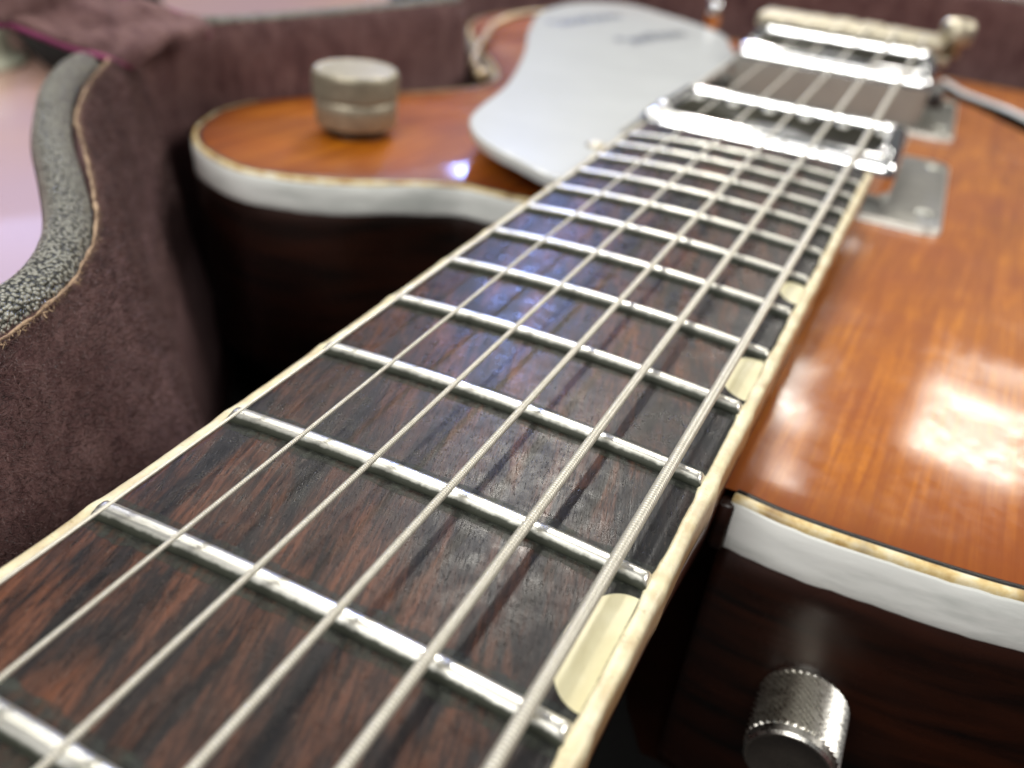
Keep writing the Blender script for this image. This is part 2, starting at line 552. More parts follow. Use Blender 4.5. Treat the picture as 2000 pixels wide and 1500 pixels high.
# ---- body outline (plan), clockwise seen from above
front_left = [(-103, 399.2), (-92.8, 401.1), (-80.4, 407.4), (-70, 417), (-59.5, 425.6), (-53.3, 426.5), (-41.6, 427.9),
              (-32, 429.5)]
out_pts = ([(27.6, 341.2), (34.6, 340.4), (46.5, 340.7), (60.7, 342.0), (80, 347.5), (102, 360), (122, 384),
            (136, 418), (141, 455), (137, 495), (127, 530), (122, 560), (129, 600), (150, 640), (160, 690),
            (150, 740), (120, 772), (80, 780), (20, 783), (-60, 783), (-140, 775), (-190, 745), (-196, 700),
            (-182, 655), (-150, 605), (-118, 560), (-110.5, 531.5), (-119.5, 502.1), (-135.8, 473.1), (-141.4, 459.7),
            (-141.7, 438.5), (-136.2, 423.7), (-129.4, 413.3), (-118.8, 404.6)])
A = catmull([(x, y) for x, y in out_pts + front_left], 10)
seam = [(-27, 430), (-10, 420), (8, 380), (20, 350), (25, 342.5)]
outline = np.array([tuple(p) for p in A])
outline_vis = resample(outline, 1.6)                     # the edge that carries binding
outline_all = np.vstack([outline_vis, resample(np.array(seam, float), 3.0)])

def normals2d(P, closed=False):
    n = len(P)
    N = []
    for i in range(n):
        a = P[(i - 1) % n] if closed else P[max(i - 1, 0)]
        b = P[(i + 1) % n] if closed else P[min(i + 1, n - 1)]
        t = (b - a) / (np.linalg.norm(b - a) + 1e-9)
        N.append((t[1], -t[0]))
    return np.array(N)

OV = outline_vis
ON = normals2d(OV)
# outward test
c0 = np.array([-10.0, 560.0])
if ((OV - c0) * ON).sum() < 0:
    ON = -ON

def offset(d):
    return OV + ON * d

# ---- top plate: rings between a centre and the outline, domed
ctr = np.array([-8.0, 540.0])
inner = np.vstack([offset(-1.5), resample(np.array(seam, float), 3.0)])
rings = []
K = 56
stain = []
def dome(x, y, t):
    return BODY(x, y) + 3.2 * (1 - t ** 3.0) ** 1.2 - 0.20 * max(0, (t - 0.985) / 0.015) ** 2 + 0.12
for k in range(K + 1):
    t = (k / K) ** 0.72
    if k == K: t = 1.0
    row = []
    for p in inner:
        q = ctr + (p - ctr) * t
        row.append((q[0], q[1], dome(q[0], q[1], t)))
    rings.append(row)
V, F = grid(rings, close_v=True)
TOPV, TOPF = V, F
top = mesh_obj('body_top', V, F, M['top'], guitar)
vv = np.array(V)
att = top.data.attributes.new('stain', 'FLOAT', 'POINT')
OVi = OV[::2]
ss = []
for x, y, z in V:
    d = np.sqrt(((OVi - (x, y)) ** 2).sum(1).min())
    s = max(0.0, 1 - d / 17.0)
    ss.append(0.9 * s ** 1.5 * (0.8 + 0.5 * fbm(x, y, 0, 0.03)))
att.data.foreach_set('value', ss)

def sweep(profile_fn, name, mat, parent, idx=None, attr=None):
    """profile_fn(i, P, N) -> list of 3D points for station i along the outline"""
    rows = [profile_fn(i, OV[i], ON[i]) for i in (idx if idx is not None else range(len(OV)))]
    V, F = grid(rows, close_v=True)
    n = len(rows[0])
    F.append(tuple(range(n)))
    F.append(tuple(reversed(range((len(rows) - 1) * n, len(rows) * n))))
    return mesh_obj(name, V, F, mat, parent)

def ring_pts(P, N, prof):
    out = []
    for d, h in prof:
        q = P + N * d
        out.append((q[0], q[1], BODY(P[0], P[1]) + h))
    return out

def purf(i, P, N):
    w = 0.12 * fbm(P[0], P[1], 3, 0.2)
    return ring_pts(P, N, [(-2.0, -0.2 + w * .3), (-1.85 + w, 0.03), (-1.08 + w * 1.0, 0.05), (-1.0, -0.4)])
sweep(purf, 'purfling', M['black'], guitar)

def bind(i, P, N):
    w = 0.16 * fbm(P[0], P[1], 9, 0.25)
    return ring_pts(P, N, [(-1.15, -2.0), (-1.1, -0.02 + w * .3), (-0.95, 0.04 + w * .3), (-0.35, 0.02 + w * 0.3),
                           (-0.02 + w * 0.3, -0.22), (0.1, -0.6), (0.1, -2.0)])
eb = sweep(bind, 'edge_binding', M['edge'], guitar)
# age cracks run across the binding
ca = eb.data.attributes.new('crack', 'FLOAT', 'POINT')
cracks = []
s_run = np.concatenate([[0], np.cumsum(np.linalg.norm(np.diff(OV, axis=0), axis=1))])
crack_s = sorted(rng.uniform(0, s_run[-1], 120))
for i in range(len(OV)):
    d = min(abs(s_run[i] - c) for c in crack_s)
    cracks += [max(0.0, 1 - d / 0.9) * 0.75] * 7
ca.data.foreach_set('value', cracks)

def white(i, P, N):
    lo = -8.1 + 0.40 * fbm(P[0], P[1], 5, 0.06, 3) + 0.16 * fbm(P[0], P[1], 1, 1.1, 2)
    hi = -0.85 + 0.40 * fbm(P[0], P[1], 7, 0.12, 3) + 0.15 * fbm(P[0], P[1], 2, 0.8, 2)
    w = 0.13 * fbm(P[0], P[1], 2, 0.15)
    return ring_pts(P, N, [(-1.0, hi - .3), (0.12, hi), (0.34 + w, hi - 0.35), (0.42 + w, -3.5), (0.38 - w, -6.0),
                           (0.33 + w, lo + 0.35), (0.12, lo), (-1.0, lo)])
sweep(white, 'painted_binding', M['white'], guitar)

def sidew(i, P, N):
    return ring_pts(P, N, [(-3.0, -1.9), (0.0, -1.9), (0.05, -12), (0.0, -30), (-0.2, -52), (-1.6, -56), (-4, -57), (-4, -30)])
sweep(sidew, 'body_side', M['side'], guitar)
rowb = [[(p[0], p[1], BODY(p[0], p[1]) - 56.6) for p in inner],
        [tuple(ctr + (p - ctr) * 0.4) + (BODY(p[0], p[1]) - 59,) for p in inner],
        [tuple(ctr) + (BODY(*ctr) - 60,) for p in inner]]
V, F = grid(rowb, close_v=True)
mesh_obj('body_back', V, F, M['side'], guitar)

# ---- neck shaft
rows = []
for y in np.linspace(150, 400, 60):
    w = board_w(y) / 2 - 0.35
    heel = max(0, (y - 300) / 45.0)
    dep = 19 + 22 * min(1, heel) ** 2
    row = []
    for a in np.linspace(0, math.pi, 25):
        x = w * math.cos(a) * (1 if abs(math.cos(a)) > .0 else 1)
        x = math.copysign(w * abs(math.cos(a)) ** 0.8, math.cos(a))
        row.append((x, y, -6.2 - dep * math.sin(a) ** 0.75))
    rows.append(row)
V, F = grid(rows, close_v=True)
F.append(tuple(range(25)))
mesh_obj('neck', V, F, M['neck'], guitar)

# ---- fretboard
BI = lambda y: board_w(y) / 2 - 1.6
rows = []
ys = np.linspace(118, 461, 240)
for y in ys:
    w = BI(y) + 0.35
    row = [(x, y, board_z(x) + 0.02 * fbm(x, y, 0, 0.3)) for x in np.linspace(-w, w, 41)]
    row += [(w, y, -6.2), (-w, y, -6.2)]
    rows.append(row)
V, F = grid(rows, close_v=True)
nn = len(rows[0])
F.append(tuple(range(nn)))
F.append(tuple(reversed(range((len(rows) - 1) * nn, len(rows) * nn))))
board = mesh_obj('fretboard', V, F, M['rosewood'], guitar, smooth=False)
for p in board.data.polygons:
    p.use_smooth = abs(p.normal.z) > 0.5

FR = list(range(7, 23))
def near_fret(y):
    return sum(math.exp(-((y - fret_y(n)) / 1.5) ** 2) for n in FR)

for side in (-1, 1):
    rows = []
    for y in np.linspace(118, 461.3, 860):
        b = near_fret(y)
        wob = 0.20 * b + 0.10 * fbm(y, side * 40, 0, 0.12) + 0.04 * fbm(y, side * 7, 3, 0.6)
        inn = BI(y) - 0.34 * b + 0.12 * fbm(y, side * 11, 0, 0.25)
        w = board_w(y) / 2 + wob
        zt = board_z(w) + 0.10
        prof = [(inn, -6.0), (inn, zt + 0.02 + 0.10 * b), (inn + 0.25, zt + 0.16 + 0.3 * b), (w - 0.55, zt + 0.12 + 0.22 * b),
                (w - 0.12, zt - 0.12), (w, zt - 0.6), (w + 0.05, -4.5), (w - 0.1, -6.3), (w - 0.6, -6.4)]
        rows.append([(side * x, y, z) for x, z in prof])
    V, F = grid(rows, close_v=True)
    n = len(rows[0])
    F.append(tuple(range(n)))
    F.append(tuple(reversed(range((len(rows) - 1) * n, len(rows) * n))))
    mesh_obj('board_binding', V, F, M['cream'], board)
    # dark glue line where the rosewood meets the binding
    rows = []
    for y in np.linspace(118, 460.6, 500):
        b = near_fret(y)
        inn = BI(y) - 0.34 * b + 0.12 * fbm(y, side * 11, 0, 0.25)
        g = 0.10 + 0.16 * abs(fbm(y, side * 3, 0, 0.5)) + 0.35 * b
        z0 = board_z(inn)
        rows.append([(side * (inn - g), y, z0 + 0.03), (side * (inn + 0.05), y, z0 + 0.09), (side * (inn + 0.05), y, z0 - .4), (side * (inn - g), y, z0 - .4)])
    V, F = grid(rows, close_v=True)
    mesh_obj('glue_line', V, F, M['grime'], board)

# ---- strings: geometry
S_D = [0.38, 0.50, 0.66, 0.86, 1.08, 1.30]
def string_pos(s, y):
    u = (s - 3.5) / 2.5
    x = -0.037 + u * (21.686 + 0.0135 * (y - 312))
    z = board_z(x) + 1.1 + 1.9615 + 0.00467 * (y - 312) + 0.3 * u
    return x, z

# ---- frets
prof = [(-1.18, -0.05), (-1.14, 0.25), (-1.0, 0.58), (-0.74, 0.86), (-0.44, 0.99), (-0.26, 1.03), (0.26, 1.03),
        (0.44, 0.99), (0.74, 0.86), (1.0, 0.58), (1.14, 0.25), (1.18, -0.05)]
tarn = [1.0, 0.95, 0.78, 0.48, 0.12, 0.0, 0.0, 0.10, 0.30, 0.36, 0.50, 0.9]
for n in FR:
    y0 = fret_y(n)
    w = BI(y0) + 0.05
    xs = list(np.linspace(-w, w, 150))
    rows = []
    jit = rng.uniform(-0.06, 0.06, 6)
    dep = rng.uniform(0.004, 0.016, 6)
    for x in xs:
        e = min(1.0, (w - abs(x)) / 0.55)
        e = math.sqrt(max(0.0, 1 - (1 - e) ** 2)) * 0.45 + 0.55
        dip = 0
        for s in range(6):
            sx, _ = string_pos(s + 1, y0)
            dip += dep[s] * math.exp(-((x - sx - jit[s]) / (0.22 + S_D[s] * 0.2)) ** 2)
        row = []
        for (py, pz) in prof:
            z = pz * e * 1.08
            z = z - dip * max(0.0, pz) ** 2
            row.append((x, y0 + py * (1.0 + (0.02 * fbm(x, n, 0, .8))), board_z(x) + z))
        rows.append(row)
    V, F = grid(rows, close_v=True)
    m = len(prof)
    F.append(tuple(range(m)))
    F.append(tuple(reversed(range((len(rows) - 1) * m, len(rows) * m))))
    fr = mesh_obj('fret', V, F, M['fret'], board)
    ta = fr.data.attributes.new('tarnish', 'FLOAT', 'POINT')
    ta.data.foreach_set('value', tarn * len(rows))
    # grime packed along both feet of the fret
    gr = []
    for sgn in (-1, 1):
        rows = []
        for x in np.linspace(-w, w, 60):
            wd = 0.9 + 0.8 * abs(fbm(x, n * 5 + sgn, 0, 0.25, 3))
            a = y0 + sgn * 1.1
            b = y0 + sgn * (1.25 + wd)
            zz = board_z(x)
            rows.append([(x, a, zz + 0.16), (x, (a + b) / 2, zz + 0.06), (x, b, zz + 0.022)])
        gr.append(grid(rows))
    V, F = join_parts(gr)
    mesh_obj('fret_grime', V, F, M['grime'], fr)

# ---- thumbnail inlays on the bass edge
for yc, a, b in ((302.8, 7.0, 4.5), (354.6, 5.8, 4.4), (385.6, 4.4, 3.5)):
    edge = BI(yc) + 0.1
    pts = []
    for t in np.linspace(-math.pi / 2, math.pi / 2, 40):
        px = edge - b * math.cos(t) ** 0.85 if math.cos(t) > 0 else edge
        py = yc + a * math.sin(t)
        pts.append((px, py))
    cx, cy = edge, yc
    ring0 = [(x, y, board_z(x) + 0.05) for x, y in pts]
    ring1 = [(x + (cx - x) * 0.5, y + (cy - y) * 0.5, board_z(x) + 0.055) for x, y in pts]
    ring2 = [(cx, cy, board_z(cx) + 0.06)] * len(pts)
    skirt = [(x, y, board_z(x) - 0.5) for x, y in pts]
    V, F = grid([skirt, ring0, ring1, ring2])
    mesh_obj('inlay', V, F, M['inlay'], board, smooth=False)
    # dark filler round the inlay
    rows = []
    for k, (x, y) in enumerate(pts):
        d = np.array([x - cx, y - cy]); d = d / (np.linalg.norm(d) + 1e-6)
        g = 0.16 + 0.12 * abs(fbm(x, y, 2, 0.8))
        rows.append([(x - d[0] * .05, y - d[1] * .05, board_z(x) + 0.035), (x + d[0] * g, y + d[1] * g, board_z(x) + 0.03)])
    V, F = grid(rows)
    mesh_obj('inlay_filler', V, F, M['grime'], board)

# ---- six strings
for s in range(1, 7):
    r = S_D[s - 1] / 2
    y0, y1 = 150.0, 652.0
    rows = []
    if s == 1:
        ysx = np.linspace(y0, y1, 60); rad = [r] * 60; nseg = 12
    else:
        pitch = {2: 0.27, 3: 0.28, 4: 0.31, 5: 0.35, 6: 0.39}[s]
        ya = np.arange(262, 420, pitch / 4)
        ysx = np.concatenate([[y0], ya, np.linspace(421, y1, 40)])
        rad = []
        for y in ysx:
            if y < 262 or y > 420: rad.append(r)
            else:
                ph = ((y - 262) / pitch) % 1.0
                rad.append(r * (0.76 + 0.24 * abs(math.sin(math.pi * ph)) ** 0.6) + 0.0)
        nseg = 12
    lean = math.tan(0.25)
    for y, rr in zip(ysx, rad):
        x, z = string_pos(s, y)
        rows.append([(x + rr * math.cos(a), y, z + rr * math.sin(a)) for a in np.linspace(0, 2 * math.pi, nseg, endpoint=False)])
    V, F = grid(rows, close_v=True)
    so = mesh_obj('string', V, F, M['steel'], guitar)
    ga = so.data.attributes.new('groove', 'FLOAT', 'POINT')
    gv = []
    for rr in rad:
        gv += [0.75 * max(0.0, 1 - (rr / r - 0.76) / 0.12) if s > 1 else 0.0] * nseg
    ga.data.foreach_set('value', gv)

# ---- pickups
def rounded_rect(x0, x1, y0, y1, r, n=6):
    pts = []
    for cx, cy, a0 in ((x1 - r, y1 - r, 0), (x0 + r, y1 - r, 90), (x0 + r, y0 + r, 180), (x1 - r, y0 + r, 270)):
        for k in range(n + 1):
            a = math.radians(a0 + 90 * k / n)
            pts.append((cx + r * math.cos(a), cy + r * math.sin(a)))
    return pts

def plate(pts, z0f, h, bev=0.4):
    c = np.mean(np.array(pts), axis=0)
    def ring(inset, dz):
        out = []
        for x, y in pts:
            d = np.array([x, y]) - c
            L = np.linalg.norm(d)
            q = c + d * (L - inset) / L
            out.append((q[0], q[1], z0f(q[0], q[1]) + dz))
        return out
    rows = [ring(0, 0), ring(0, h - bev), ring(bev * .35, h - bev * .3), ring(bev, h)]
    V, F = grid(rows, close_v=True)
    n = len(pts)
    F.append(tuple(reversed(range(n))))
    F.append(tuple(range(3 * n, 4 * n)))
    return V, F

screw_mesh = {}
def screw(name, x, y, z, r, mat, parent, h=0.9):
    prof = [(r, 0), (r, h * 0.4), (r * 0.85, h * 0.8), (r * 0.5, h), (0.02, h * 1.03)]
    V, F = lathe(prof, 20, (0, 0, 0), cap=False)
    # slot: two low walls leave a groove across the head
    o = mesh_obj(name, V, F, mat, None)
    o.parent = parent
    base = -parent.location if parent.type == 'EMPTY' else Vector((0, 0, 0))
    o.location = base + Vector((x, y, z)) * MM
    sv, sf = bevel_box(-r * 0.8, r * 0.8, -r * 0.13, r * 0.13, h * 0.78, h * 1.06, r * 0.03, 1)
    return o

def make_pickup(y0, y1, zf, zb, ry0, ry1, hw, nscrew):
    tz = lambda x, y: zf + (zb - zf) * (y - y0) / (y1 - y0)
    bz = lambda x, y: BODY(x, y) + 2.6
    root = mesh_obj('pickup', *plate(rounded_rect(-46.5, 46.5, ry0, ry1, 4.5), bz, 2.0, 0.7), M['ring'], guitar)
    # side and front walls of the cover
    def zc(x, y): return tz(x, y)
    V, F = plate(rounded_rect(-hw + 1, hw - 1, y0 + 1.0, y1 - 1.0, 2.5), lambda x, y: bz(x, y) + 1.5, 0.1)
    n = len(rounded_rect(-hw + 1, hw - 1, y0 + 1.0, y1 - 1.0, 2.5))
    pts = rounded_rect(-hw, hw, y0, y1, 3.0)
    inn = rounded_rect(-hw + 4.0, hw - 4.0, y0 + 5.0, y1 - 4.0, 2.0)
    rows = [[(x, y, bz(x, y) + 1.5) for x, y in pts],
            [(x, y, tz(x, y) - 4.4) for x, y in pts]]
    c = np.array([0, (y0 + y1) / 2])
    def inset(pts, d):
        out = []
        x0_, x1_, yy0, yy1 = -hw + d, hw - d, y0 + d, y1 - d
        return rounded_rect(x0_, x1_, yy0, yy1, max(0.3, 3.0 - d * .5))
    for a in np.linspace(0.0, 90, 7)[1:]:
        a = math.radians(a)
        d = 3.9 * (1 - math.cos(a))
        rows.append([(x, y, tz(x, y) - 4.4 + 4.4 * math.sin(a)) for x, y in inset(pts, d)])
    rows.append([(x, y, tz(x, y)) for x, y in inset(pts, 5.0)])
    rows.append([(x, y, tz(x, y) - 0.4) for x, y in inset(pts, 5.4)])
    rows.append([(x, y, tz(x, y) - 2.6) for x, y in inset(pts, 5.6)])
    V, F = grid(rows, close_v=True)
    cov = mesh_obj('pickup_cover', V, F, M['chrome'], root)
    if not nscrew:            # this cover has satin flanks below its polished rim
        cov.data.materials.append(M['satin'])
        for k, poly in enumerate(cov.data.polygons):
            if k < len(pts): poly.material_index = 1
    ip = inset(pts, 5.3)
    V, F = plate(ip, lambda x, y: tz(x, y) - 3.4, 1.2, 0.2)
    mesh_obj('pickup_insert', V, F, M['darkmetal'], root)
    for k in range(nscrew):
        x = -26 + 52 * k / 5
        y = y1 - 8.5
        screw('pole_screw', x, y, tz(x, y) - 2.3, 1.6, M['ring'], root, 0.9)
    for sx in (-1, 1):
        for yy in (ry0 + 13, ry1 - 11):
            screw('mounting_screw', sx * 42.0, yy, bz(42, yy) + 1.9, 2.5, M['screw'], root, 0.9)
        # slotted corner post of the cover
        x = sx * (hw - 4.2)
        screw('corner_screw', x, y0 + 10.5, tz(x, y0 + 9) - 1.2, 2.0, M['chrome'], root, 1.6)
    return root

p1 = make_pickup(474, 518, -0.9, -1.6, 464.5, 541, 33.2, 6)
p1['label'] = 'neck pickup with six pole screws'
p2 = make_pickup(586, 621, -0.2, 3.4, 583, 672, 34.2, 0)
p2['label'] = 'bridge pickup with plain top'

# ---- bridge
br = mesh_obj('bridge', *bevel_box(-40, 34, 644, 664, -2.2, 3.4, 1.8, 3), M['nickel'], guitar)
mesh_obj('bridge_base', *bevel_box(-44, 40, 640, 670, -25.5, -15, 2, 3), M['side'], br)
for x in (-33, 30):
    mesh_obj('bridge_post', *lathe([(2.2, -16), (2.2, -2)], 20, (x, 654, 0)), M['nickel'], br)
    mesh_obj('thumbwheel', *lathe([(7, -6.5), (7.4, -6.0), (7.4, -3.4), (7, -3.0)], 32, (x, 654, 0)), M['nickel'], br)
for s in range(1, 7):
    x, z = string_pos(s, 652)
    mesh_obj('saddle', *bevel_box(x - 4.2, x + 4.2, 648, 660, 1.2, z - S_D[s - 1] / 2 + 0.15, 0.8, 2), M['nickel'], br)
for x, y, r, zt in ((36.8, 655, 6.0, 11.0),):
    mesh_obj('bridge_knob', *lathe([(r * .55, -3), (r * .55, 1.5), (r, 2.2), (r * 1.05, 4), (r * 1.05, zt - 2), (r * .85, zt - .5), (r * .3, zt)], 32, (x, y, 0)),
             M['nickel'], br)
mesh_obj('bridge_knob', *lathe([(1.8, -26), (1.8, -13), (3.2, -12), (3.4, -4), (2.6, -1.5), (.3, -1)], 24, (-69.5, 693, 0)), M['chrome'], br)
# tailpiece strings anchor bar beyond the bridge
mesh_obj('tailpiece', *bevel_box(-30, 30, 700, 712, -18, -12, 2, 3), M['nickel'], guitar)

# ---- pickguard
pg_pts = [(-28.5, 416.2), (-44, 422), (-53.6, 427.5), (-61.8, 435.7), (-67.4, 445.8), (-71.1, 459.5), (-77.6, 487.2),
          (-95.1, 535), (-112.3, 574.5), (-129.5, 621.9), (-134.2, 659.6), (-129.4, 686), (-112.5, 698), (-90.5, 685),
          (-72.4, 672), (-54.1, 652.3), (-44.8, 627), (-36.5, 600), (-34.5, 560), (-34.0, 513), (-33.6, 482.4), (-33.0, 462), (-27.5, 458), (-27.0, 440)]
PG = catmull(pg_pts, 6, closed=True)
PGZ = lambda x, y: -3.1 - 0.025 * (y - 420)
pc = np.array([-80., 590.])
PGr = resample(np.array(PG), 2.5, closed=True)
PN = normals2d(PGr, True)
area2 = sum(PGr[i][0] * PGr[(i + 1) % len(PGr)][1] - PGr[(i + 1) % len(PGr)][0] * PGr[i][1] for i in range(len(PGr)))
if area2 < 0: PN = -PN
rows = []
for d, h in ((-0.2, -2.7), (0, -2.5), (0, -0.5), (-0.15, -0.15), (-0.6, 0)):
    rows.append([(p[0] + n[0] * d, p[1] + n[1] * d, PGZ(*p) + h) for p, n in zip(PGr, PN)])
V, F = grid(rows, close_v=True)
n = len(PGr)
F.append(tuple(range(4 * n, 5 * n)))
F.append(tuple(reversed(range(n))))
guard = mesh_obj('pickguard', V, F, M['acrylic'], guitar, smooth=False)
for p in guard.data.polygons:
    p.use_smooth = abs(p.normal.z) < 0.9
sc_ = screw('pickguard_screw', -32.5, 443.5, PGZ(-32.5, 443.5), 2.2, M['nickel'], guard, 1.0)

def script_stroke(x0, y0, x1, y1, amp, n, name):
    """one line of printed script lettering: joined loops and uprights, illegible in the photograph"""
    parts = []
    d = np.array([x1 - x0, y1 - y0], float); L = np.linalg.norm(d); d /= L
    nn_ = np.array([-d[1], d[0]])
    for k in range(n):
        s0 = L * (k + 0.15) / n
        hh = amp * (1.0 if k in (0, n // 2) else rng.uniform(0.45, 0.7))
        path = []
        for a in np.linspace(0, 2 * math.pi * 0.85, 12):
            s = s0 + L / n * 0.42 * (1 - math.cos(a)) * 0.9 + math.sin(a) * 0.3
            u = hh * 0.5 * math.sin(a) + hh * 0.2
            p = np.array([x0, y0]) + d * s + nn_ * u
            path.append((p[0], p[1], PGZ(*p) + 0.06))
        w = amp * 0.15
        rows = []
        for i, p in enumerate(path):
            q = path[min(i + 1, len(path) - 1)]; r_ = path[max(i - 1, 0)]
            t = np.array([q[0] - r_[0], q[1] - r_[1]], float); t /= np.linalg.norm(t) + 1e-9
            rows.append([(p[0] - t[1] * w, p[1] + t[0] * w, p[2]), (p[0] + t[1] * w, p[1] - t[0] * w, p[2])])
        parts.append(grid(rows))
    base = []
    for s in np.linspace(0, L, 10):
        p = np.array([x0, y0]) + d * s - nn_ * amp * 0.35
        base.append([(p[0], p[1], PGZ(*p) + 0.055), (p[0] + nn_[0] * amp * .08, p[1] + nn_[1] * amp * .08, PGZ(*p) + 0.055)])
    parts.append(grid(base))
    V, F = join_parts(parts)
    mesh_obj(name, V, F, M['ink'], guard)
script_stroke(-112, 600, -103, 654, 8.0, 8, 'printed_script')
script_stroke(-77, 588, -67, 636, 9.0, 6, 'printed_script')

# ---- bracket rod that holds the pickguard off the top
path = catmull([(-128, 668, -13), (-150, 655, -15), (-158, 636, -19), (-147, 606, -19.2), (-135.6, 577, -18), (-122, 549, -17.4), (-114.2, 541, -17)], 6)
mesh_obj('guard_bracket', *tube(path, 1.5, 12), M['brass'], guitar)
mesh_obj('bracket_nut', *lathe([(3.2, 0), (3.4, .6), (3.4, 2.2), (2.6, 3)], 6, (-113.5, 539.5, BODY(-113, 540) + 1.2)), M['brass'], guitar)

from mathutils.bvhtree import BVHTree
_tb = BVHTree.FromPolygons([tuple(v) for v in TOPV], TOPF)
def top_z(x, y):
    h = _tb.ray_cast(Vector((x, y, 100)), Vector((0, 0, -1)))
    return h[0].z if h[0] is not None else BODY(x, y)

# ---- f-hole on the bass side: not cut, its inner shade painted as a strip
fh = catmull([(38, 752), (42, 716), (50, 697), (60, 680), (70, 655), (80, 630), (88, 610), (93, 590)], 8)
fh = resample(np.array(fh), 3.0)
FN = normals2d(fh)
rows, rim = [], []
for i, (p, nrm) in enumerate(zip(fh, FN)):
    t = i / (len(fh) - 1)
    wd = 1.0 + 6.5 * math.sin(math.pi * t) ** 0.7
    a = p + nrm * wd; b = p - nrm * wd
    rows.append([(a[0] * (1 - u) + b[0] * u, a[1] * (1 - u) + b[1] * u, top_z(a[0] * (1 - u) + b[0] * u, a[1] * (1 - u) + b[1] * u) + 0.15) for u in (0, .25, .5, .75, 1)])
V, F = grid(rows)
fo = mesh_obj('sound_hole_shade_strip', V, F, M['hole_shade'], guitar)
sgn = -1
pth = []
for i, (p, nrm) in enumerate(zip(fh, FN)):
    q = p + nrm * sgn * (1.0 + 6.5 * math.sin(math.pi * i / (len(fh) - 1)) ** 0.7)
    pth.append((q[0], q[1], top_z(*q) + 0.2))
mesh_obj('sound_hole_rim', *tube(pth, 1.5, 8), M['white'], fo)

# ---- control knob on the treble horn
kx, ky = -98.6, 440.5
kz = BODY(kx, ky) + 0.6
def knurled(prof_pts, cx, cy, cz, k0, k1, n=160, amp=0.22, axis='Z', endcap=True):
    rows = []
    for j, (r, h) in enumerate(prof_pts):
        row = []
        for k in range(n):
            a = 2 * math.pi * k / n
            rr = r
            if k0 <= j <= k1:
                rr += amp if (k + j) % 2 else -amp * 0.9
            if axis == 'Z': row.append((cx + rr * math.cos(a), cy + rr * math.sin(a), cz + h))
            else: row.append((cx + rr * math.cos(a), cy + h, cz + rr * math.sin(a)))
        rows.append(row)
    V, F = grid(rows, close_v=True)
    F.append(tuple(range(n)))
    if endcap:
        F.append(tuple(reversed(range((len(rows) - 1) * n, len(rows) * n))))
    return V, F
pr = [(8.2, 3.3), (10.2, 3.6), (10.5, 4.4), (10.6, 8.0), (10.65, 10.3), (10.45, 10.45), (10.45, 10.8), (10.8, 10.95)]
pr += [(10.85, 11.1 + 0.55 * k) for k in range(10)]
pr += [(10.8, 16.6), (10.6, 17.2), (10.0, 17.5), (9.5, 17.2), (8.8, 17.25), (4, 17.4), (0.2, 17.4)]
knob = mesh_obj('control_knob', *knurled(pr, kx, ky, kz, 8, 17, n=120, amp=0.24), M['knob'], guitar)
mesh_obj('knob_shaft', *lathe([(7.9, -1.5), (7.9, 3.5)], 32, (kx, ky, kz)), M['black'], knob)

# ---- strap button on the side of the bass shoulder: axis along -Y
bx, bz_ = 43.9, -37.8
yb = 341.0
pr = [(5.1, 0), (5.5, -0.5), (5.65, -1.2)]
pr += [(5.65, -1.4 - 0.46 * k) for k in range(20)]
last = pr[-1][1]
pr += [(5.7, last - .3), (5.65, last - 1.3), (5.35, last - 1.7)]
button = mesh_obj('strap_button', *knurled(pr, bx, yb, bz_, 3, 22, n=78, amp=0.28, axis='Y', endcap=False), M['button'], guitar, smooth=False)
endy = last - 1.7
button_face = lathe([(5.35, endy), (5.0, endy - 0.12), (4.9, endy + .25), (2.0, endy + .25), (0.1, endy + .25)], 48, (bx, yb, bz_), 'Y', cap=False)
mesh_obj('button_face', *button_face, M['face_black'], button)  # end face coloured plain black

# ---- glue blob and little chip at the neck joint
mesh_obj('joint_filler', *bevel_box(26.2, 28.2, 340.2, 342.5, -18.5, -11.0, 0.5, 2), M['side'], guitar)

# ------------------------------------------------------------------ the case
case = thing('guitar_case', 'open vintage guitar case with aubergine plush lining and pebbled vinyl rim round the guitar',
             'guitar case', (-160, 500, -95))
edge_pts = [(-40, 262, 6), (-43, 285, 6), (-46.9, 302, 6), (-48.4, 306.9, 6), (-50.1, 311.7, 6), (-53.1, 317.1, 6), (-58.7, 324.4, 6),
            (-63.5, 329.3, 6), (-69.4, 334.3, 6), (-83.6, 345.5, 6), (-96.8, 355.3, 6), (-105, 361.6, 6), (-115, 372.2, 6),
            (-122.9, 381, 6), (-129, 389.2, 6), (-136.5, 399, 6), (-144, 408, 6)]
E = resample(np.array(catmull(edge_pts, 8)), 1.5)
back_pts = [(-144, 408, 6), (-152, 418, 6), (-152, 434, 6), (-145.5, 447, 6), (-138.8, 466.5, 6), (-131, 497.9, 6), (-124.5, 531.3, 6), (-126, 545, 6),
            (-136, 552, 6), (-165, 572, 6), (-200, 620, 6), (-222, 690, 6), (-215, 760, 6), (-170, 800, 6), (-60, 812, 6), (60, 812, 6),
            (130, 800, 6), (185, 760, 6), (200, 690, 6), (175, 630, 6), (155, 580, 6), (165, 500, 6), (175, 450, 6), (168, 390, 6), (130, 345, 6), (110, 320, 6)]
Bk = resample(np.array(catmull(back_pts, 8)), 2.5)

